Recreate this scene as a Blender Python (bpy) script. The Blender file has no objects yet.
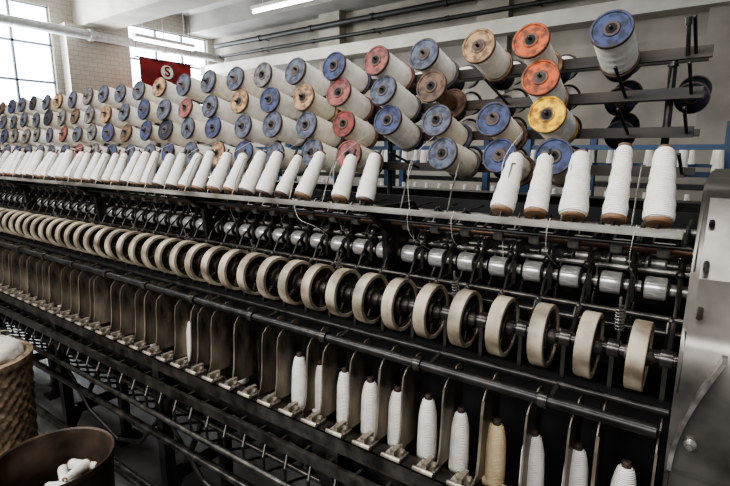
import bpy, bmesh, math, random
from mathutils import Vector, Matrix, noise
random.seed(7)
scene=bpy.context.scene
COL=scene.collection
H=1.5
# ---------------------------------------------------------------- materials
def lin(c):
    return tuple(((v/255)/12.92 if v/255<=0.04045 else ((v/255+0.055)/1.055)**2.4) for v in c)
def mat(name,c,rough=0.5,metal=0.0,c2=None,scale=20,bump=0.0,kind='noise',fac=(0.35,0.7),stretch=(1,1,1),bscale=None):
    m=bpy.data.materials.new(name); m.use_nodes=True
    nt=m.node_tree; N=nt.nodes; L=nt.links
    b=N['Principled BSDF']; b.inputs['Roughness'].default_value=rough; b.inputs['Metallic'].default_value=metal
    tc=N.new('ShaderNodeTexCoord'); mp=N.new('ShaderNodeMapping'); mp.inputs['Scale'].default_value=stretch
    L.new(tc.outputs['Object'],mp.inputs['Vector'])
    a=lin(c)+(1,); d=(lin(c2) if c2 else tuple(v*0.6 for v in lin(c)))+(1,)
    if kind=='brick':
        sx=N.new('ShaderNodeSeparateXYZ'); cx=N.new('ShaderNodeCombineXYZ')
        L.new(tc.outputs['Object'],sx.inputs['Vector']); L.new(sx.outputs['Y'],cx.inputs['X']); L.new(sx.outputs['Z'],cx.inputs['Y'])
        t=N.new('ShaderNodeTexBrick'); t.inputs['Scale'].default_value=scale
        t.inputs['Color1'].default_value=a; t.inputs['Color2'].default_value=tuple(v*.9 for v in a[:3])+(1,); t.inputs['Mortar'].default_value=d
        t.inputs['Mortar Size'].default_value=0.012
        L.new(cx.outputs['Vector'],t.inputs['Vector']); L.new(t.outputs['Color'],b.inputs['Base Color']); h=t.outputs['Fac']
    else:
        t=N.new('ShaderNodeTexNoise'); t.inputs['Scale'].default_value=scale; t.inputs['Detail'].default_value=5
        L.new(mp.outputs['Vector'],t.inputs['Vector'])
        r=N.new('ShaderNodeValToRGB'); r.color_ramp.elements[0].position=fac[0]; r.color_ramp.elements[1].position=fac[1]
        r.color_ramp.elements[0].color=d; r.color_ramp.elements[1].color=a
        L.new(t.outputs['Fac'],r.inputs['Fac']); h=t.outputs['Fac']
        if kind=='flange':
            # worn bare-wood edge and centre ring
            s=N.new('ShaderNodeSeparateXYZ'); L.new(tc.outputs['Object'],s.inputs['Vector'])
            cc=N.new('ShaderNodeCombineXYZ'); L.new(s.outputs['X'],cc.inputs['X']); L.new(s.outputs['Z'],cc.inputs['Y'])
            ln=N.new('ShaderNodeVectorMath'); ln.operation='LENGTH'; L.new(cc.outputs['Vector'],ln.inputs[0])
            n2=N.new('ShaderNodeTexNoise'); n2.inputs['Scale'].default_value=90; L.new(tc.outputs['Object'],n2.inputs['Vector'])
            ma=N.new('ShaderNodeMath'); ma.operation='MULTIPLY_ADD'; ma.inputs[1].default_value=.008; L.new(n2.outputs['Fac'],ma.inputs[0]); L.new(ln.outputs['Value'],ma.inputs[2])
            rr=N.new('ShaderNodeValToRGB'); e=rr.color_ramp.elements
            e[0].position=.020; e[0].color=(1,1,1,1); e[1].position=.024; e[1].color=(0,0,0,1)
            x=e.new(.0485); x.color=(0,0,0,1); x=e.new(.0515); x.color=(1,1,1,1)
            L.new(ma.outputs['Value'],rr.inputs['Fac'])
            mx=N.new('ShaderNodeMixRGB'); L.new(rr.outputs['Color'],mx.inputs['Fac']); L.new(r.outputs['Color'],mx.inputs['Color1'])
            mx.inputs['Color2'].default_value=lin((78,62,50))+(1,)
            L.new(mx.outputs['Color'],b.inputs['Base Color'])
        else:
            L.new(r.outputs['Color'],b.inputs['Base Color'])
    if kind in('wave','wavey'):
        w=N.new('ShaderNodeTexWave'); w.wave_type='BANDS'; w.bands_direction='Z' if kind=='wave' else 'Y'; w.inputs['Scale'].default_value=bscale or 60
        w.inputs['Distortion'].default_value=2.5; w.inputs['Detail'].default_value=3
        L.new(tc.outputs['Object'],w.inputs['Vector']); h=w.outputs['Fac']
    if bump>0:
        bp=N.new('ShaderNodeBump'); bp.inputs['Strength'].default_value=bump; bp.inputs['Distance'].default_value=0.004
        L.new(h,bp.inputs['Height']); L.new(bp.outputs['Normal'],b.inputs['Normal'])
    return m
def emit(name,c,s):
    m=bpy.data.materials.new(name); m.use_nodes=True
    b=m.node_tree.nodes['Principled BSDF']; b.inputs['Base Color'].default_value=lin(c)+(1,)
    b.inputs['Emission Color'].default_value=lin(c)+(1,); b.inputs['Emission Strength'].default_value=s
    return m
M={}
M['yarn_y']=mat('yarn_wound',(250,247,240),0.9,0,(234,228,217),40,0.4,'wavey',bscale=90)
M['yarn_z']=mat('yarn_cone',(246,242,234),0.9,0,(222,215,203),30,0.6,'wave',bscale=80)
M['yarn_tan']=mat('yarn_ecru',(212,190,152),0.9,0,(190,166,130),40,0.5,'wave',bscale=90)
M['yarn_warm']=mat('yarn_cream',(243,236,221),0.9,0,(226,216,197),40,0.4,'wavey',bscale=90)
M['wood']=mat('wood_worn',(132,102,74),0.6,0,(82,60,42),30,0.2,stretch=(1,1,.2))
M['darkwood']=mat('wood_dark',(74,56,45),0.6,0,(34,26,22),30,0.2)
M['hole']=mat('bore_shade',(16,14,13),0.8)  # near-black on a solid hub disc imitates shade inside an open bore
FL={}
def fl(k,c,c2): FL[k]=mat('flange_'+k,c,0.72,0,c2,50,0.25,'flange',fac=(0.40,0.58))
fl('blue',(52,62,96),(28,33,50)); fl('slate',(78,84,98),(44,47,57)); fl('navy',(24,29,46),(12,14,22))
fl('orange',(178,84,38),(98,50,28)); fl('tan',(158,126,90),(94,70,48)); fl('rose',(134,76,68),(82,48,44))
fl('yellow',(226,180,34),(142,102,30)); fl('brown',(100,74,54),(54,39,29)); fl('red',(122,50,40),(72,33,29))
fl('grey',(108,106,104),(62,60,60))
M['black']=mat('black_iron',(58,55,52),0.36,0.5,(25,24,22),25,0.1)
M['black2']=mat('oiled_iron',(92,88,82),0.30,0.7,(42,39,36),25,0.1)
M['dark']=mat('recess_shade_iron',(26,24,23),0.6,0.3,(15,14,13),10)  # near-black: shade deep inside the machine put into the colour
M['steel']=mat('polished_steel',(204,200,194),0.28,0.5,(138,134,128),40,0.05,stretch=(1,8,8))
M['steel2']=mat('dull_steel',(158,153,145),0.34,0.6,(88,83,77),30,0.08)
M['rail']=mat('rail_zinc',(180,176,166),0.40,0.5,(104,99,91),25,0.08,stretch=(.3,1,1))
M['clip']=mat('clip_worn_steel',(184,175,158),0.40,0.5,(84,77,67),40,0.1)
M['beam']=mat('creel_bar_brown',(66,57,48),0.55,0.2,(32,28,25),25,0.1,stretch=(.3,1,1))
M['rust']=mat('rusty_shaft',(110,78,56),0.5,0.5,(56,42,35),30,0.1,stretch=(.3,1,1))
M['rim']=mat('wheel_rim_cream',(166,155,133),0.5,0,(92,81,66),14,0.15,fac=(.36,.60))
M['web']=mat('wheel_web_grey',(88,81,72),0.42,0.35,(44,40,35),24,0.1)
M['plate']=mat('separator_tin',(136,126,110),0.42,0.5,(58,51,44),20,0.08,stretch=(1,1,.4),fac=(.36,.64))
M['cover']=mat('cover_grey_iron',(128,123,115),0.30,0.65,(62,58,53),6,0.06,fac=(.3,.64))
M['wall']=mat('plaster_offwhite',(154,148,137),0.8,0,(126,120,109),2,0.1)
M['brick']=mat('brick_painted',(176,169,155),0.8,0,(136,129,116),3.4,0.4,'brick')
M['ceil']=mat('ceiling_paint',(156,153,146),0.85,0,(128,125,119),2)
M['beamw']=mat('beam_white_paint',(204,199,188),0.8,0,(176,171,160),3)
M['floor']=mat('floor_concrete',(116,114,110),0.5,0,(68,66,62),4,0.1)
M['pipe']=mat('pipe_dark',(42,40,38),0.5,0.2)
M['pipew']=mat('pipe_pale',(190,190,188),0.5,0.0,(160,160,156))
M['win']=emit('window_daylight',(232,240,252),10.0)
M['tube']=emit('fluorescent_glow',(250,250,245),14.0)
M['frame']=mat('window_frame_grey',(130,136,144),0.6)
M['red']=mat('banner_red',(126,20,24),0.85,0,(98,14,18),6)
M['white']=mat('white_paint',(225,222,214),0.6,0,(210,206,198))
M['blueside']=mat('blue_enamel',(40,70,102),0.5,0.1,(24,46,68),6)
M['bin']=mat('bin_brown_metal',(86,71,58),0.42,0.5,(38,32,27),9,0.1)
M['wicker']=mat('wicker_greybrown',(156,134,106),0.8,0,(84,68,52),40,0.3)
M['cloth']=mat('cotton_fibre',(226,220,208),0.95,0,(200,192,178),30,0.8)
# ---------------------------------------------------------------- mesh helpers
def rot_to(v):
    return Vector((0,0,1)).rotation_difference(v.normalized()).to_matrix().to_4x4()
def cyl(bm,p0,p1,r0,r1=None,seg=12):
    p0=Vector(p0);p1=Vector(p1);r1=r0 if r1 is None else r1
    d=p1-p0
    bmesh.ops.create_cone(bm,cap_ends=True,segments=seg,radius1=r0,radius2=r1,depth=d.length,matrix=Matrix.Translation((p0+p1)/2)@rot_to(d))
def box(bm,a,b,mx=None):
    a=Vector(a);b=Vector(b);c=(a+b)/2;s=b-a
    m=Matrix.Translation(c)@Matrix.Diagonal((s.x,s.y,s.z,1))
    if mx is not None: m=mx@m
    bmesh.ops.create_cube(bm,size=1,matrix=m)
def lathe(bm,prof,seg=32,mx=Matrix.Identity(4),caps=True):
    rings=[]
    for r,h in prof:
        rings.append([bm.verts.new(mx@Vector((max(r,.0003)*math.cos(2*math.pi*i/seg),max(r,.0003)*math.sin(2*math.pi*i/seg),h))) for i in range(seg)])
    for a,b in zip(rings,rings[1:]):
        for i in range(seg):
            j=(i+1)%seg
            bm.faces.new((a[i],a[j],b[j],b[i]))
    if caps:
        bm.faces.new(rings[0][::-1]); bm.faces.new(rings[-1])
def path(bm,pts,r,seg=8):
    pts=[Vector(p) for p in pts]
    for a,b in zip(pts,pts[1:]):
        cyl(bm,a,b,r,r,seg)
    if r>.001:
        for p in pts[1:-1]:
            bmesh.ops.create_icosphere(bm,subdivisions=1,radius=r*1.02,matrix=Matrix.Translation(p))
def ball(bm,p,r): bmesh.ops.create_uvsphere(bm,u_segments=12,v_segments=8,radius=r,matrix=Matrix.Translation(p))
def prism(bm,poly,ax,lo,hi):
    def P(a,b,t):
        return (t,a,b) if ax=='x' else ((a,t,b) if ax=='y' else (a,b,t))
    A=[bm.verts.new(P(a,b,lo)) for a,b in poly]; B=[bm.verts.new(P(a,b,hi)) for a,b in poly]
    n=len(poly)
    bm.faces.new(A);bm.faces.new(B[::-1])
    for i in range(n): bm.faces.new((A[i],B[i],B[(i+1)%n],A[(i+1)%n]))
def me(name,bm,m,smooth=True):
    bmesh.ops.recalc_face_normals(bm,faces=bm.faces)
    d=bpy.data.meshes.new(name); bm.to_mesh(d); bm.free(); d.materials.append(m)
    if smooth:
        for p in d.polygons: p.use_smooth=True
        try: d.set_sharp_from_angle(angle=math.radians(35))
        except Exception: pass
    return d
def ob(name,data,parent=None,loc=(0,0,0),rot=None,label=None,cat=None,kind=None,group=None):
    o=bpy.data.objects.new(name,data); COL.objects.link(o)
    o.location=loc
    if rot: o.rotation_euler=rot
    if parent: o.parent=parent
    if label:o['label']=label
    if cat:o['category']=cat
    if kind:o['kind']=kind
    if group:o['group']=group
    return o
def B(): return bmesh.new()
def Z(z): return z+H
# ---------------------------------------------------------------- room
def boxob(name,a,b,m,**k):
    bm=B(); box(bm,a,b); return ob(name,me(name,bm,m,False),**k)
XW=-9.0; YW=7.0; ZC=4.1
boxob('floor',(XW-.2,-4,-.1),(4,YW+.2,0),M['floor'],kind='structure')
boxob('ceiling',(XW-.2,-4,ZC),(4,YW+.2,ZC+.1),M['ceil'],kind='structure')
boxob('wall_back',(XW-.2,YW,0),(4,YW+.2,ZC),M['wall'],kind='structure')
bm=B()
W=[(2.2,3.85,2.0,3.75),(5.15,6.85,2.0,3.75)]
box(bm,(XW-.2,-4,0),(XW,YW,2.0)); box(bm,(XW-.2,-4,3.75),(XW,YW,ZC))
box(bm,(XW-.2,-4,2.0),(XW,2.2,3.75)); box(bm,(XW-.2,3.85,2.0),(XW,5.15,3.75)); box(bm,(XW-.2,6.85,2.0),(XW,YW,3.75))
ob('wall_left',me('wall_left',bm,M['brick'],False),kind='structure')
for i,(y0,y1,z0,z1) in enumerate(W):
    bm=B()
    for t in range(4):
        y=y0+(y1-y0)*t/3; box(bm,(XW-.10,y-.017,z0),(XW-.06,y+.017,z1))
    for t in range(4):
        z=z0+(z1-z0)*t/3; box(bm,(XW-.10,y0,z-.017),(XW-.06,y1,z+.017))
    w=ob('window_%d'%(i+1),me('window',bm,M['frame'],False),kind='structure')
    bm=B(); box(bm,(XW-.12,y0,z0),(XW-.11,y1,z1)); ob('window_pane',me('window_pane',bm,M['win'],False),parent=w)
bm=B(); prism(bm,[(XW,3.95),(XW+.25,3.95),(XW+.25,5.0),(XW,5.0)],'z',0,3.5)
ob('trim_1',me('pilaster',bm,M['brick'],False),kind='structure')
boxob('trim_2',(XW,4.2,3.5),(4,4.7,ZC),M['beamw'],kind='structure')
boxob('trim_3',(XW,6.35,3.78),(4,YW,ZC),M['ceil'],kind='structure')
boxob('trim_4',(XW,.7,3.6),(4,1.2,ZC),M['ceil'],kind='structure')
for i,x in enumerate((-5.9,-3.0,-.3)):
    boxob('trim_%d'%(5+i),(x,YW-.18,0),(x+.45,YW,3.78),M['wall'],kind='structure')
boxob('trim_8',(XW,YW-.12,2.55),(4,YW,2.75),M['wall'],kind='structure')
boxob('trim_9',(XW,YW-.35,3.02),(4,YW,3.2),M['beamw'],kind='structure')
def pipe(name,pts,r,m,label,cat='pipe',hang=None):
    bm=B(); path(bm,pts,r,16)
    a,b=Vector(pts[0]),Vector(pts[-1]); L=(b-a).length; k=int(L/1.2)
    for i in range(1,k):
        p=a.lerp(b,i/k); u=(b-a).normalized(); cyl(bm,p-u*.03,p+u*.03,r*1.25,r*1.25,16)
        if hang and i%2: cyl(bm,p,p+Vector(hang),.008,.008,8)
    return ob(name,me(name,bm,m),label=label,cat=cat)
pipe('wall_pipe',[(-8.6,6.75,3.56),(3,6.75,3.56)],.045,M['pipe'],'long black iron pipe high along the plaster wall',hang=(0,.25,0))
pipe('wall_pipe',[(-8.6,6.8,3.36),(3,6.8,3.36)],.03,M['pipe'],'thin black iron pipe below a thicker wall pipe',hang=(0,.2,0))
pipe('overhead_duct',[(-8.6,-1,3.34),(-8.6,6.9,3.34)],.075,M['pipew'],'pale round pipe crossing in front of the windows',hang=(0,0,.76))
def lamp(a,b,label):
    a=Vector(a);b=Vector(b);u=(b-a).normalized()
    bm=B()
    s=Vector((0,0,1)).cross(u)*.06
    vs=[a-s+Vector((0,0,.03)),a+s+Vector((0,0,.03)),b+s+Vector((0,0,.03)),b-s+Vector((0,0,.03))]
    lo=[bm.verts.new(v) for v in vs]; hi=[bm.verts.new(v*1+Vector((0,0,.05))) for v in vs]
    bm.faces.new(lo);bm.faces.new(hi)
    for i in range(4): bm.faces.new((lo[i],lo[(i+1)%4],hi[(i+1)%4],hi[i]))
    for p in (a.lerp(b,.15),a.lerp(b,.85)): cyl(bm,p+Vector((0,0,.06)),Vector((p.x,p.y,ZC)),.006)
    o=ob('fluorescent_lamp',me('lamp_housing',bm,M['white'],False),label=label,cat='ceiling lamp')
    bm=B(); cyl(bm,a,b,.022,.022,12); ob('lamp_tube',me('lamp_tube',bm,M['tube']),parent=o)
lamp((-7.9,4.6,3.26),(-7.9,5.7,3.26),'fluorescent strip lamp hung on rods near the red banner')
lamp((-6.4,5.8,3.68),(-4.9,5.8,3.68),'fluorescent strip lamp hung on rods near the wall pipes')
# banner
bm=B(); n=10
for i in range(n):
    y0=4.72+.98*i/n; y1=4.72+.98*(i+1)/n
    x0=-8.0+.015*math.sin(i*1.3); x1=-8.0+.015*math.sin((i+1)*1.3)
    v=[bm.verts.new(p) for p in ((x0,y0,2.1),(x1,y1,2.1),(x1,y1,3.0),(x0,y0,3.0))]; bm.faces.new(v)
bmesh.ops.remove_doubles(bm,verts=bm.verts,dist=.001)
ban=ob('banner',me('banner',bm,M['red']),label='hanging red fabric banner with a white disc and letter S',cat='banner')
bm=B(); cyl(bm,(-7.975,5.2,2.82),(-7.968,5.2,2.82),.115,.115,32); ob('banner_disc',me('banner_disc',bm,M['white']),parent=ban)
cu=bpy.data.curves.new('banner_letter','FONT'); cu.body='S'; cu.size=.23; cu.align_x='CENTER'; cu.align_y='CENTER'; cu.extrude=.002; cu.offset=.006
tmp=bpy.data.objects.new('tmp',cu); COL.objects.link(tmp); bpy.context.view_layer.update()
lm=bpy.data.meshes.new_from_object(tmp.evaluated_get(bpy.context.evaluated_depsgraph_get())); bpy.data.objects.remove(tmp)
lm.materials.clear(); lm.materials.append(M['red'])
ob('banner_letter',lm,parent=ban,loc=(-7.96,5.2,2.82),rot=(math.radians(90),0,math.radians(90)))
bm=B(); cyl(bm,(-8,4.65,3.01),(-8,5.77,3.01),.012); [cyl(bm,(-8,y,3.01),(-8,y,ZC),.004) for y in (4.68,5.72)]
ob('banner_pole',me('banner_pole',bm,M['pipe']),parent=ban)

# ---------------------------------------------------------------- MACHINE
X0=-5.6; X1=-0.03
mac=ob('spinning_machine',None,label='long black iron textile spinning machine with creel, rollers and spindles',cat='textile machine')
def part(name,bm,m,smooth=True,**k): return ob(name,me(name,bm,m,smooth),parent=mac,**k)
ROW=[.288,.190,.092,-.012]; OFF=[0,.035,.062,.09]
YB=1.545
for r in range(4):
    zz=Z(ROW[r]-.046)
    bm=B(); box(bm,(X0,YB-.008,zz-.014),(-.05+.01*r*-1,YB+.012,zz+.014)); part('creel_bar',bm,M['beam'],False)
    bm=B(); box(bm,(X0,YB+.085,zz-.010),(-.06,YB+.097,zz+.010)); part('creel_bar',bm,M['beam'],False)
for i in range(7):
    x=-.136-i*.9
    bm=B(); cyl(bm,(x,YB+.055,.05),(x,YB+.055,Z(.22)),.010)
    for r in range(1,4): box(bm,(x-.012,YB+.012,Z(ROW[r]-.052)),(x+.012,YB+.085,Z(ROW[r]-.032)))
    cyl(bm,(x,YB+.055,Z(.22)),(x,YB+.055,Z(.24)),.014,.006)
    part('creel_post',bm,M['black'])
bm=B(); cyl(bm,(-.10,YB-.03,Z(.23)),(-.105,YB-.05,Z(.31)),.005); cyl(bm,(-.105,YB-.05,Z(.30)),(-.106,YB-.053,Z(.318)),.008)
part('creel_knob',bm,M['black'])
RX=Matrix.Rotation(math.radians(-90),4,'X')
def flange_mesh(m):
    bm=B()
    lathe(bm,[(.010,.004),(.010,0),(.0185,0),(.0205,.003),(.0400,.003),(.042,.0005),(.0460,.0005),(.0475,.002),(.0475,.010),(.046,.0115),(.010,.0115)],40,RX)
    return me('flange',bm,m)
FM={k:flange_mesh(v) for k,v in FL.items()}
def yarn_mesh(rad,m,L=.138):
    bm=B(); pr=[(.02,.0115),(rad-.002,.0118),(rad,.016)]
    for i in range(1,12): pr.append((rad+.0009*math.sin(i*2.1+rad*900),.016+(L-.02)*i/12))
    pr+=[(rad,.0115+L-.006),(rad-.002,.0115+L-.001),(.02,.0115+L)]
    lathe(bm,pr,36,RX); return me('yarn_package',bm,m)
YM=[yarn_mesh(.0445,M['yarn_y']),yarn_mesh(.0425,M['yarn_y']),yarn_mesh(.037,M['yarn_warm']),yarn_mesh(.0435,M['yarn_warm'])]
EMPTY=yarn_mesh(.022,M['wood'])
def hub_mesh(m):
    bm=B(); lathe(bm,[(.0,.0),(.006,-.001),(.0095,-.002),(.0125,-.001),(.0125,.006),(.0055,.006)],24,RX,True); return me('hub',bm,m)
HB=[hub_mesh(M['darkwood']),hub_mesh(M['hole']),hub_mesh(M['hole'])]
bm=B(); cyl(bm,(0,-.006,0),(0,.185,0),.004,.004,10); ball(bm,(0,-.006,0),.0045)
PIN=me('creel_pin',bm,M['black'])
TILT=math.radians(-16)
names={'blue':'blue','slate':'slate-blue','navy':'navy','orange':'orange','tan':'tan','rose':'rose','yellow':'yellow','brown':'brown','red':'red','grey':'grey'}
def spool(x,y,z,col,ym=None,tilt=TILT,scale=1.0,back=None,grp='yarn spools on the creel'):
    e=ob('yarn_spool',None,loc=(x,y,z),rot=(tilt,0,random.uniform(-.07,.07)),
         label=('empty wooden spool with %s end discs on creel pin'%names[col]) if ym is EMPTY else ('wooden spool with worn %s end discs and off-white yarn'%names[col]),cat='yarn spool',group=grp)
    e.scale=(scale,min(scale,1.03),scale)
    sp=random.uniform(0,6)
    ob('yarn_package',ym or random.choice(YM),parent=e)
    ob('flange',FM[col],parent=e,rot=(0,sp,0))
    ob('flange',FM[back or col],parent=e,loc=(0,.1495,0),rot=(0,sp,0))
    ob('hub',random.choice(HB),parent=e)
    return e
cols={0:['blue','orange','tan','slate','rose','blue','slate','grey','slate','slate','slate','tan'],
      1:[None,'orange','none','brown','slate','rose','tan','blue','tan','slate','rose'],
      2:[None,'yellow','blue','slate','blue','red','slate','slate','slate','blue'],
      3:[None,'blue','blue','slate','none','rose','slate','slate','blue','tan']}
XA=[-.255,-.45,-.597,-.773,-.948,-1.124,-1.30]
while len(XA)<26: XA.append(XA[-1]-.1755)
npin=0
for r in range(4):
    yf=1.372-.012*r
    for k,xa in enumerate(XA):
        x=xa+OFF[r]*(1 if k else .6)
        z=Z(ROW[r])
        if npin<94 and k<24:
            ob('creel_pin',PIN,parent=mac,loc=(x,yf-.005,z+.002),rot=(TILT,0,0)); npin+=1
        c=cols[r][k] if k<len(cols[r]) else random.choices(['slate','blue','tan','rose','brown','navy','grey'],[12,3,3,1.2,1.5,3,3])[0]
        if c in (None,'none'): continue
        ym=EMPTY if (r==1 and k==3) else None
        if k==1 and r==0: ym=YM[2]
        s=random.uniform(.98,1.09)
        if k<4: s=1.04
        bk={'orange':'tan','blue':'brown'}.get(c) if k<3 else None
        spool(x+random.uniform(-.010,.010)*(k>4),yf,z+random.uniform(-.006,.006),c,ym,scale=s,back=bk,tilt=TILT+random.uniform(-.07,.07))
for r in range(4):
    ob('creel_pin',PIN,parent=mac,loc=(-.085,1.37,Z(ROW[r])),rot=(TILT,0,0))
for r,ks in ((0,(1,2,3,4,5)),(1,(0,1,2,3,4,5,6)),(2,(1,2,3,4,5)),(3,(2,3,4))):
    for k in ks:
        x=-.10-.178*k+OFF[r]*.3
        spool(x,1.66,Z(ROW[r]-.05),'navy',YM[1] if k>1 else EMPTY,tilt=math.radians(14),scale=.9,grp='yarn spools on the rear side of the creel')
# ---- shelf rail under cones
bm=B(); box(bm,(X0,1.045,Z(-.160)),(-.045,1.052,Z(-.145))); box(bm,(X0,1.045,Z(-.160)),(-.045,1.13,Z(-.156))); part('bobbin_rail',bm,M['rail'],False)
# ---- cones
def cone(r,m,name='yarn_package'):
    bm=B(); pr=[(r*.8,.006),(r-.001,.010),(r,.018)]
    for i in range(1,12):
        t=i/11; pr.append((r*(1-.30*t)+.0009*math.sin(i*2.3+r*800),.018+.12*t))
    pr+=[(r*.64,.146),(r*.5,.151),(r*.3,.152)]
    lathe(bm,pr,28); return me(name,bm,m)
CYS=[cone(.0295,M['yarn_z']),cone(.028,M['yarn_z']),cone(.0255,M['yarn_z']),cone(.0235,M['yarn_z'])]
def tubem(m):
    bm=B(); lathe(bm,[(.010,0),(.022,0),(.0245,.003),(.0245,.008),(.022,.0095),(.012,.0105),(.011,.150),(.013,.152),(.013,.156),(.008,.156),(.0075,.150)],24); return me('bobbin_tube',bm,m)
CT=tubem(M['wood']); CT2=tubem(M['darkwood'])
cx=[-.088,-.165,-.243,-.32,-.397,-.78,-.868,-1.012,-1.10,-1.18,-1.262,-1.345]
while cx[-1]>-5.1: cx.append(cx[-1]-.083*random.uniform(.9,1.12))
bmp=B(); cyl(bmp,(0,0,-.02),(0,0,.162),.004,.004,8); PEG=me('bobbin_peg',bmp,M['black'])
lean=math.radians(-29)
for i,x in enumerate(cx):
    e=ob('yarn_bobbin',None,loc=(x,1.078,Z(-.140)),rot=(lean+random.uniform(-.08,.08),random.uniform(-.09,.09),0),
        label='white yarn bobbin with wooden base leaning on steel rail',cat='yarn bobbin',group='yarn bobbins leaning on the rail')
    s=1.0 if i<5 else random.uniform(.9,1.02)
    e.scale=(s,s,s*(1.07 if i in(0,1) else 1))
    ob('yarn_package',[CYS[1],CYS[3],CYS[0],CYS[2],CYS[1]][i] if i<5 else random.choice(CYS[1:]),parent=e)
    ob('bobbin_tube',random.choice([CT,CT,CT2]),parent=e)
    ob('bobbin_peg',PEG,parent=mac,loc=(x,1.078,Z(-.140)),rot=(lean,0,0))
bm=B(); path(bm,[(0,1.06,Z(-.15)),(0,1.08,Z(-.10)),(0,1.12,Z(-.03)),(.006,1.125,Z(-.03))],.0016,6)
TG=me('thread_guide',bm,M['steel2'])
for i in range(40): ob('thread_guide',TG,parent=mac,loc=(-.13-.131*i,0,0))
# ---- shafts along X
def shaft(y,z,r,m='black2',name='shaft',x0=X0,x1=X1):
    bm=B(); cyl(bm,(x0,y,Z(z)),(x1,y,Z(z)),r,r,16); return part(name,bm,M[m])
shaft(1.20,-.295,.013,'steel2','roller_shaft')
shaft(1.16,-.205,.007,'rust','guide_bar')
shaft(1.10,-.185,.005,'black','guide_bar')
shaft(1.30,-.23,.012,'steel2','roller_shaft')
shaft(1.26,-.27,.007,'steel2','guide_bar')
shaft(1.12,-.335,.006,'black2','guide_bar')
shaft(1.15,-.375,.009,'black2','guide_bar')
shaft(1.0,-.375,.012,'black2','wheel_shaft')
shaft(1.12,-.42,.016,'black2','roller_shaft')
shaft(1.40,-.29,.018,'black2','roller_shaft')
shaft(1.42,-.20,.010,'steel2','guide_bar')
shaft(.97,-.462,.007,'black','guide_bar')
bm=B(); box(bm,(X0,1.16,Z(-.475)),(X1,1.36,Z(-.45))); part('roller_beam',bm,M['black'],False)
bm=B(); box(bm,(X0,1.34,Z(-.37)),(X1,1.35,Z(-.33))); part('roller_beam',bm,M['black2'],False)
bm=B(); box(bm,(X0,1.50,Z(-.75)),(X1,1.52,Z(-.16))); part('shade_backing_panel',bm,M['dark'],False)  # added dark backing sheet for the gloom inside, hides the background
PX=.0875
RYm=Matrix.Rotation(math.radians(90),4,'Y')
bm=B(); lathe(bm,[(.010,-.034),(.013,-.034),(.013,-.022),(.0235,-.021),(.0255,-.018),(.0255,.018),(.0235,.021),(.013,.022),(.013,.034),(.010,.034)],28,RYm)
ROLL=me('feed_roller',bm,M['steel'])
bm=B()
for s in (-1,1): lathe(bm,[(.010,.0225*s),(.0225,.0225*s),(.0240,.0245*s),(.0225,.0265*s),(.010,.0265*s)],24,RYm)
RC=me('roller_collar',bm,M['black'])
bm=B(); lathe(bm,[(.010,-.022),(.018,-.022),(.020,-.019),(.020,.019),(.018,.022),(.010,.022)],20,RYm); ROLL2=me('top_roller',bm,M['steel'])
bm=B(); lathe(bm,[(.010,-.018),(.019,-.018),(.021,-.014),(.021,.014),(.019,.018),(.010,.018)],20,RYm); ROLL3=me('bottom_roller',bm,M['steel'])
bm=B(); lathe(bm,[(.010,-.024),(.022,-.024),(.025,-.02),(.025,.02),(.022,.024),(.010,.024)],20,RYm); ROLL4=me('rear_roller',bm,M['steel2'])
bm=B(); lathe(bm,[(.006,-.012),(.013,-.012),(.0145,-.009),(.0145,.009),(.013,.012),(.006,.012)],18,RYm); ROLL5=me('guide_roller',bm,M['steel2'])
bm=B()
lathe(bm,[(.0560,-.0150),(.0640,-.0150),(.0652,-.0138),(.0655,-.012),(.0655,.012),(.0652,.0138),(.0640,.0150),(.0560,.0150),(.0555,.014),(.0555,-.014),(.0560,-.0150)],48,RYm,False); RIM=me('wheel_rim',bm,M['rim'])
bm=B()
lathe(bm,[(.014,-.009),(.0555,-.009),(.0555,.0105),(.050,.0105),(.047,.004),(.030,.004),(.027,.012),(.014,.012),(.014,-.009)],36,RYm,False)
lathe(bm,[(.008,-.024),(.014,-.024),(.016,-.020),(.016,.020),(.013,.026),(.008,.026)],24,RYm)
for i in range(5):
    a=i*2*math.pi/5; cyl(bm,(.006,.015*math.cos(a),.015*math.sin(a)),(.006,.050*math.cos(a),.050*math.sin(a)),.004,.004,8)
WEB=me('wheel_hub',bm,M['web'])
bm=B()
path(bm,[(0,1.34,Z(-.20)),(0,1.27,Z(-.165)),(0,1.19,Z(-.20)),(0,1.16,Z(-.24))],.0040)
path(bm,[(.0,1.30,Z(-.23)),(.0,1.20,Z(-.25)),(.0,1.14,Z(-.30)),(0,1.12,Z(-.335))],.0035)
path(bm,[(-.008,1.12,Z(-.335)),(-.008,1.10,Z(-.36)),(-.008,1.13,Z(-.40)),(-.008,1.18,Z(-.45))],.0035)
box(bm,(-.004,1.20,Z(-.26)),(.004,1.32,Z(-.225)))
box(bm,(-.005,1.185,Z(-.33)),(.005,1.215,Z(-.26)))
ball(bm,(0,1.155,Z(-.25)),.009); ball(bm,(-.004,1.118,Z(-.338)),.008)
LEV=me('pressure_lever',bm,M['black2'])
bm=B()
path(bm,[(-.012,1.42,Z(-.20)),(-.012,1.33,Z(-.245)),(0,1.28,Z(-.32)),(0,1.24,Z(-.37)),(0,1.2,Z(-.45))],.004)
path(bm,[(.018,1.42,Z(-.18)),(.014,1.36,Z(-.25)),(.012,1.33,Z(-.35))],.0035)
path(bm,[(.0,1.40,Z(-.165)),(.0,1.30,Z(-.17)),(.0,1.2,Z(-.195)),(.0,1.16,Z(-.205))],.0035)
cyl(bm,(-.022,1.28,Z(-.32)),(.006,1.28,Z(-.32)),.011,.011,14)
WA=me('weight_arm',bm,M['black2'])
bm=B()
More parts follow.
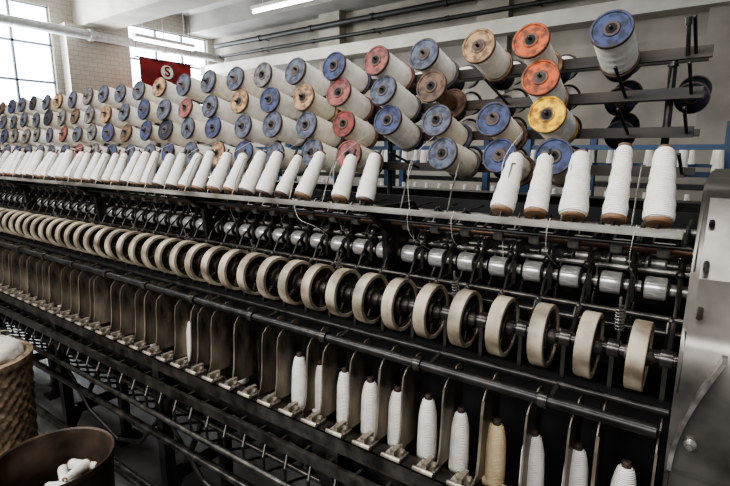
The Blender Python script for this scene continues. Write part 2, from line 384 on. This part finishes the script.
path(bm,[(.044,1.17,Z(-.33)),(.044,1.09,Z(-.345)),(.044,1.03,Z(-.385)),(.044,1.02,Z(-.45))],.005)
cyl(bm,(.034,1.0,Z(-.375)),(.054,1.0,Z(-.375)),.018,.018,16)
box(bm,(.040,.985,Z(-.455)),(.048,1.015,Z(-.385)))
BR=me('bearing_bracket',bm,M['black2'])
bm=B(); cyl(bm,(0,0,0),(0,0,.012),.003)
pts=[]
for i in range(60):
    a=i*2*math.pi/8; pts.append((.008*math.cos(a),.008*math.sin(a),.055*i/60))
path(bm,pts,.0015,5); cyl(bm,(0,0,-.03),(0,0,.075),.0025,.0025,6); SPR=me('tension_spring',bm,M['steel2'])
for k in range(62):
    x=-.088-PX*k
    if x<X0+.05: break
    rl=ob('feed_roller',ROLL,parent=mac,loc=(x,1.20,Z(-.295))); ob('roller_collar',RC,parent=rl)
    ob('top_roller',ROLL2,parent=mac,loc=(x+.0,1.30,Z(-.23)))
    ob('bottom_roller',ROLL3,parent=mac,loc=(x-.01,1.12,Z(-.42)))
    ob('rear_roller',ROLL4,parent=mac,loc=(x-.02,1.40,Z(-.29)))
    ob('guide_roller',ROLL5,parent=mac,loc=(x+.01,1.16,Z(-.205)))
    w=ob('drive_wheel',RIM,parent=mac,loc=(x,1.0,Z(-.377)),rot=(random.uniform(0,6),random.uniform(-.03,.03),0)); ob('wheel_hub',WEB,parent=w)
    ob('pressure_lever',LEV,parent=mac,loc=(x+.043,0,0))
    ob('weight_arm',WA,parent=mac,loc=(x+.043,0,0))
    ob('bearing_bracket',BR,parent=mac,loc=(x,0,0))
    if k%4==1: ob('tension_spring',SPR,parent=mac,loc=(x+.045,1.04,Z(-.35)),rot=(.25,0,0))
# ---- lower front tube
bm=B(); cyl(bm,(X0,.865,Z(-.450)),(X1-.01,.865,Z(-.450)),.0105,.0105,16); part('front_tube',bm,M['black'])
bm=B(); cyl(bm,(-.008,.865,Z(-.45)),(.008,.865,Z(-.45)),.0145,.0145,16); path(bm,[(0,.865,Z(-.45)),(0,.90,Z(-.475)),(0,.97,Z(-.462))],.005); TC=me('tube_clamp',bm,M['black2'])
for k in range(20): ob('tube_clamp',TC,parent=mac,loc=(-.22-.2625*k,0,0))
# ---- separators
def plate_mesh(dz,w):
    bm=B(); t=.0013
    poly=[(.925,.768),(1.050,.766),(1.053,.80),(1.050,.90),(1.050,.965),(1.046,.984+dz),(1.034,.994+dz),(1.014,.994+dz),(1.0,.984+dz),(.982,.980+dz),(.964,.974+dz),(.952,.962),(.947,.93),(.944,.87),(.940,.82),(.934,.79),(.925,.782)]
    prism(bm,poly,'x',-t,t)
    fr=[(.952,.962),(.947,.93),(.944,.87),(.940,.82),(.934,.79)]
    prism(bm,fr+[(a-.003,b+.001) for a,b in fr[::-1]],'x',-t,w)
    return me('separator_plate',bm,M['plate'],False)
PL=[plate_mesh(s,w) for s,w in ((0,.003),(.005,.005),(.002,.003))]
random.seed(11)
bm=B()
box(bm,(-.024,-.010,-.004),(.024,.035,.002)); cyl(bm,(-.026,-.010,.003),(.026,-.010,.003),.006,.006,10)
for sx in(-.015,.015): cyl(bm,(sx,.014,.001),(sx,.014,.008),.0045,.0045,8)
box(bm,(-.006,-.006,.0),(.006,.035,.018)); box(bm,(-.018,.018,.0),(.018,.026,.012))
CL=me('hinge_clip',bm,M['clip'])
bm=B(); lathe(bm,[(.014,0),(.023,0),(.0255,.004),(.026,.02),(.0260,.045),(.0252,.07),(.0247,.09),(.0235,.116),(.0195,.138),(.0155,.152),(.011,.156)],24); LB=me('yarn_package',bm,M['yarn_z'])
d2=LB.copy(); d2.materials.clear(); d2.materials.append(M['yarn_tan'])
bm=B(); lathe(bm,[(.012,-.012),(.020,-.012),(.022,-.006),(.022,0),(.010,0),(.008,.153),(.0095,.156),(.010,.164),(.008,.168),(.004,.169)],20); LT=me('bobbin_tube',bm,M['darkwood'])
bm=B(); cyl(bm,(0,0,-.07),(0,0,0),.014,.010,14); cyl(bm,(0,0,-.02),(0,0,-.012),.020,.020,16); cyl(bm,(0,0,0),(0,0,.174),.004,.003,8)
cyl(bm,(0,0,-.20),(0,0,-.07),.009,.012,12); cyl(bm,(0,0,-.15),(0,0,-.12),.017,.017,14)
SP=me('spindle',bm,M['black2'])
for k in range(62):
    x=-.0915-PX*k
    if x<X0+.06: break
    ob('separator_plate',PL[k%3],parent=mac,loc=(x+.047,0,0),rot=(0,0,random.uniform(-.04,.04)))
    ob('hinge_clip',CL,parent=mac,loc=(x+.047,.905,Z(-.728)))
    ob('spindle',SP,parent=mac,loc=(x,1.0,Z(-.770)))
    if k<11 or (k<45 and k%3==1):
        tan=(k==3)
        e=ob('spindle_bobbin',None,loc=(x,1.0,Z(-.770)+.004),rot=(random.uniform(-.02,.02),random.uniform(-.02,.02),0),
          label=('ecru' if tan else 'white')+' yarn bobbin with dark tip standing on spindle',cat='yarn bobbin',group='bobbins on the spindles')
        s=random.uniform(.9,1.04); e.scale=(s,s,random.uniform(.97,1.03))
        ob('yarn_package',d2 if tan else LB,parent=e); ob('bobbin_tube',LT,parent=e)
# ---- spindle rail, clip bar, lower structure
bm=B(); box(bm,(X0,.95,Z(-.86)),(X1,1.08,Z(-.80))); part('spindle_rail',bm,M['black'],False)
bm=B(); box(bm,(X0,.892,Z(-.748)),(X1,.945,Z(-.734))); box(bm,(X0,.892,Z(-.775)),(X1,.898,Z(-.734))); part('hinge_bar',bm,M['black2'],False)
bm=B(); box(bm,(X0,.86,Z(-.825)),(X1,.875,Z(-.795))); part('lower_rail',bm,M['black2'],False)
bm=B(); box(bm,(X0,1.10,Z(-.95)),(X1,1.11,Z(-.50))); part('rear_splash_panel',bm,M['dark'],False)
for (y,z,r) in ((.84,-.90,.010),(.86,-1.0,.014),(.84,-1.22,.012),(1.3,-1.1,.012),(1.17,-1.0,.012),(1.0,-.99,.010),(.9,-1.34,.010)):
    bm=B(); cyl(bm,(X0,y,Z(z)),(X1,y,Z(z)),r,r,12); part('lower_rail',bm,M['black2'])
bm=B()
prism(bm,[(.878,Z(-.80)),(.878,Z(-.84)),(.892,Z(-.875)),(.915,Z(-.895)),(.945,Z(-.90)),(.965,Z(-.885)),(.955,Z(-.86)),(.93,Z(-.865)),(.912,Z(-.85)),(.905,Z(-.82)),(.905,Z(-.80))],'x',-.004,.004)
path(bm,[(.02,.885,Z(-.83)),(.03,.86,Z(-.87)),(.02,.87,Z(-.93)),(0,.93,Z(-.96)),(-.01,.99,Z(-.99))],.0045)
ball(bm,(.02,.87,Z(-.93)),.010)
KB=me('brake_lever',bm,M['black2'])
for k in range(60): ob('brake_lever',KB,parent=mac,loc=(-.05-PX*k,0,0))
bm=B(); cyl(bm,(X0,1.42,Z(-1.0)),(X1,1.42,Z(-1.0)),.13,.13,32); part('drive_drum',bm,M['black2'])
for i in range(7):
    x=-.75-i*.82
    bm=B()
    box(bm,(x-.02,.89,0.0),(x+.02,.93,Z(-.775))); box(bm,(x-.02,1.15,0),(x+.02,1.19,Z(-.45))); box(bm,(x-.045,.85,0),(x+.045,.97,.02)); box(bm,(x-.045,1.11,0),(x+.045,1.23,.02))
    path(bm,[(x,.91,.18),(x,1.17,.60)],.012); path(bm,[(x,.91,.58),(x,1.0,.64),(x,1.17,.66)],.014)
    path(bm,[(x,.91,.55),(x-.2,.92,.35),(x-.41,.93,.28),(x-.62,.92,.35),(x-.82,.91,.55)],.008)
    for s in (-1,1):
        prism(bm,[(x+s*.018,.66),(x+s*.11,.66),(x+s*.07,.63),(x+s*.035,.58),(x+s*.018,.50)],'y',.90,.92)
    box(bm,(x-.015,.9,.26),(x+.015,1.16,.30))
    box(bm,(x-.014,1.12,Z(-.46)),(x+.014,1.52,Z(-.44)))
    prism(bm,[(1.12,Z(-.46)),(1.22,Z(-.46)),(1.34,Z(-.20)),(1.28,Z(-.15)),(1.10,Z(-.15)),(1.05,Z(-.165)),(1.13,Z(-.22)),(1.14,Z(-.33))],'x',x-.008,x+.008)
    part('frame_leg',bm,M['black'],False)
bm=B(); box(bm,(X0,1.95,.4),(X1,2.1,1.0)); box(bm,(X0,1.9,1.28),(X1,2.0,1.33)); part('rear_casing',bm,M['black'],False)
# ---- end frame cover
bm=B()
prism(bm,[(1.22,Z(-.06)),(1.15,Z(-.09)),(1.04,Z(-.22)),(.985,Z(-.305)),(.965,Z(-.34)),(.955,Z(-.42)),(.945,Z(-.50)),(.94,Z(-.555)),(.98,Z(-.575)),(1.0,Z(-1.5)),(2.0,Z(-1.5)),(2.0,Z(-.06))],'x',-.026,.35)
bmesh.ops.bevel(bm,geom=bm.edges[:],offset=.007,segments=2,affect='EDGES')
ob('end_cover',me('end_cover',bm,M['cover']),parent=mac)
bm=B()
prism(bm,[(1.16,Z(-.10)),(1.045,Z(-.232)),(.99,Z(-.315)),(.98,Z(-.315)),(1.035,Z(-.225)),(1.15,Z(-.09))],'x',-.012,.30)
ob('cover_plate',me('cover_plate',bm,M['cover'],False),parent=mac)
bm=B()
pts=[]
for i in range(25):
    t=i/24; pts.append((.034-.056*math.sin(t*math.pi*.5),Z(-.335-.215*t)))
inn=[(a+.007,b) for a,b in pts][::-1]
prism(bm,pts+inn,'y',.932,1.02)
ob('cover_band',me('cover_band',bm,M['steel2']),parent=mac,label='curved steel flange edge')
bm=B(); lathe(bm,[(.0,0),(.011,0),(.011,.012),(.008,.016),(.005,.018),(.005,.024),(.0,.025)],16,Matrix.Translation((.006,.95,Z(-.495)))@Matrix.Rotation(math.radians(90),4,'X'))
part('cover_bolt',bm,M['steel2'])
for z in (-.13,-.2,-.27):
    y=1.12-(-z-.13)*.98-.008; bm=B(); cyl(bm,(-.004,y+.02,Z(z)),(-.004,y-.014,Z(z-.006)),.005,.005,8)
    part('cover_bolt',bm,M['black2'])
# ---------------------------------------------------------------- yarn threads
def thread(pts,label='loose white yarn thread hanging below the bobbin rail'):
    P=[Vector(p) for p in pts]; out=[]
    for i in range(len(P)-1):
        a=P[max(i-1,0)];b=P[i];c=P[i+1];d=P[min(i+2,len(P)-1)]
        for j in range(6):
            t=j/6
            out.append(.5*((2*b)+(c-a)*t+(2*a-5*b+4*c-d)*t*t+(3*b-a-3*c+d)*t**3))
    out.append(P[-1])
    bm=B(); path(bm,out,.0006,5)
    ob('yarn_thread',me('yarn_thread',bm,M['yarn_z']),label=label,cat='thread',group='yarn threads')
for k in range(14):
    x=-.45-.26*k
    thread([(x,1.36,Z(.05)),(x+.01,1.2,Z(-.02)),(x+.03,1.14,Z(-.1)),(x+.02,1.2,Z(-.27))],'thin white yarn thread running from spool to rollers')
thread([(-1.02,1.05,Z(-.14)),(-1.0,1.04,Z(-.18)),(-.97,1.03,Z(-.20)),(-.94,1.06,Z(-.22)),(-.93,1.10,Z(-.25))])
for x in (-.12,-.28,-.5,-.62):
    thread([(x,1.05,Z(-.14)),(x-.004,1.045,Z(-.17)),(x-.01,1.08,Z(-.22)),(x-.01,1.18,Z(-.27))])
# ---------------------------------------------------------------- bin & basket
BNX,BNY=-1.67,.575
bm=B(); lathe(bm,[(.0,0),(.150,0),(.155,.01),(.172,.49),(.180,.495),(.182,.505),(.178,.515),(.170,.512),(.165,.495),(.148,.03),(.0,.03)],48)
ob('waste_bin',me('waste_bin',bm,M['bin']),loc=(BNX,BNY,0),label='round brown metal bin holding a few loose yarn bobbins',cat='bin')
for i,(cx_,cy_,dz,rx,rz) in enumerate([(.03,.05,.445,1.45,.5),(-.01,.09,.43,1.5,2.0),(.05,.0,.43,1.4,5.6),(.0,.03,.405,1.5,3.4),(-.05,.04,.40,1.5,1.2)]):
    d=Vector((math.sin(rz)*math.sin(rx),-math.cos(rz)*math.sin(rx),math.cos(rx)))
    p=Vector((BNX+cx_,BNY+cy_,dz))-d*.055
    e=ob('loose_bobbin',None,loc=p,rot=(rx,0,rz),label='white yarn bobbin lying loose inside the metal bin',cat='yarn bobbin',group='loose bobbins in the bin')
    e.scale=(.7,.7,.7)
    ob('yarn_package',CYS[2],parent=e); ob('bobbin_tube',CT,parent=e)
BX,BY,BT=-2.30,.55,.70
bm=B()
seg=144; nr=60; rings=[]
for j in range(nr+1):
    h=BT*j/nr; base=.170+.03*(h/BT)
    ring=[]
    for i in range(seg):
        a=2*math.pi*i/seg
        row=int(j/2)
        r=base+(.0055*math.cos(a*24+(math.pi if row%2 else 0)) if j%2 else 0)
        if j>=nr-2: r=base+.008
        ring.append(bm.verts.new((r*math.cos(a),r*math.sin(a),h)))
    rings.append(ring)
for r,h in ((.188,BT+.004),(.176,BT-.02),(.160,.03)):
    rings.append([bm.verts.new((r*math.cos(2*math.pi*i/seg),r*math.sin(2*math.pi*i/seg),h)) for i in range(seg)])
for a,b in zip(rings,rings[1:]):
    for i in range(seg): bm.faces.new((a[i],a[(i+1)%seg],b[(i+1)%seg],b[i]))
bm.faces.new(rings[0][::-1]); bm.faces.new(rings[-1])
ob('wicker_basket',me('wicker_basket',bm,M['wicker']),loc=(BX,BY,0),label='grey-brown wicker basket topped with loose white fibre',cat='basket')
bm=B()
bmesh.ops.create_icosphere(bm,subdivisions=5,radius=.168,matrix=Matrix.Translation((BX,BY,BT))@Matrix.Diagonal((1,1,.5,1)))
for v in bm.verts:
    n=noise.noise(v.co*6)*.03+noise.noise(Vector((v.co.x*70,v.co.y*18,v.co.z*30)))*.010; v.co+=Vector((v.co.x-BX,v.co.y-BY,v.co.z-BT)).normalized()*n
    v.co.z=max(v.co.z,BT-.015)
for i in range(90):
    a=random.uniform(0,6.28); rr=random.uniform(.02,.13); h=BT+.080*math.sqrt(max(0,1-(rr/.17)**2))
    p=Vector((BX+rr*math.cos(a),BY+rr*math.sin(a),h)); pts=[p]; d=Vector((random.uniform(-1,1),random.uniform(-1,1),.25)).normalized()*.013
    for j in range(5):
        d=(d+Vector((random.uniform(-.01,.01),random.uniform(-.01,.01),random.uniform(-.011,.004)))); pts.append(pts[-1]+d)
    path(bm,pts,.0008,4)
ob('cotton_fibre',me('cotton_fibre',bm,M['cloth']),label='loose heap of white cotton fibre in the basket',cat='cotton',kind='stuff')
# ---------------------------------------------------------------- background machines
def backmachine(y,x0,x1,label):
    e=ob('textile_machine',None,loc=(0,0,0),label=label,cat='textile machine')
    bm=B(); box(bm,(x0,y,0),(x1,y+.7,.75)); box(bm,(x0,y+.1,.9),(x1,y+.16,.96)); box(bm,(x0,y+.3,1.15),(x1,y+.36,1.2)); 
    ob('machine_bed',me('machine_bed',bm,M['black'],False),parent=e)
    n=int((x1-x0)/1.0)
    for i in range(n+1):
        x=x0+(x1-x0)*i/n
        bm=B(); box(bm,(x-.03,y+.28,.7),(x+.03,y+.36,1.65)); box(bm,(x-.04,y-.03,0),(x+.04,y+.02,.95)); box(bm,(x-.03,y,.9),(x+.03,y+.3,.98))
        ob('machine_post',me('machine_post',bm,M['blueside'],False),parent=e)
    bm=B()
    for z in (1.35,1.5): box(bm,(x0,y+.3,z),(x1,y+.33,z+.03))
    ob('machine_rail',me('machine_rail',bm,M['blueside'],False),parent=e)
    bm=B(); 
    k=int((x1-x0)/.16)
    for i in range(k):
        for z in (1.0,1.38):
            cyl(bm,(x0+.08+i*.16,y+.2,z),(x0+.08+i*.16,y+.2,z+.12),.03,.02,10)
    ob('machine_bobbins',me('machine_bobbins',bm,M['yarn_z']),parent=e,kind='stuff')
backmachine(3.0,-6.5,2.2,'blue-painted textile machine with rows of white bobbins')
backmachine(4.9,-7.5,2.2,'distant blue textile machine with yarn bobbins')
# ---------------------------------------------------------------- lights
def area(loc,rot,size,sy,e,c=(1,1,1)):
    l=bpy.data.lights.new('a','AREA'); l.shape='RECTANGLE'; l.size=size; l.size_y=sy; l.energy=e; l.color=c
    o=bpy.data.objects.new('light',l); COL.objects.link(o); o.location=loc; o.rotation_euler=rot
area((XW+.15,3.0,2.9),(0,math.radians(-90),0),1.7,1.6,300,(.88,.94,1))
area((XW+.15,6.0,2.9),(0,math.radians(-90),0),1.7,1.6,110,(.88,.94,1))
area((-1.8,-1.8,2.6),(math.radians(62),0,0),4.5,.5,175,(.98,.98,1))  # added key light from the unseen aisle, brightens rollers and lower machine
area((-2.2,.2,3.5),(math.radians(15),0,0),5,.3,115,(.98,.98,1))
area((-1.5,3.2,3.7),(0,0,0),5,.3,16,(1,.97,.93))
area((-4.5,5.6,3.6),(0,0,0),5,.3,44,(1,.97,.93))
w=bpy.data.worlds.new('World'); scene.world=w; w.use_nodes=True
w.node_tree.nodes['Background'].inputs['Color'].default_value=(.88,.93,1,1); w.node_tree.nodes['Background'].inputs['Strength'].default_value=.36
try: scene.view_settings.look='AgX - Medium High Contrast'
except Exception as ex: print(ex)
# ---------------------------------------------------------------- camera
cam=bpy.data.cameras.new('Camera'); cam.sensor_width=36; cam.lens=36*490/730; cam.clip_start=.02
co=bpy.data.objects.new('Camera',cam); COL.objects.link(co); co.location=(0,0,H)
co.rotation_euler=(math.radians(90-10.75),0,math.radians(35.8)); scene.camera=co
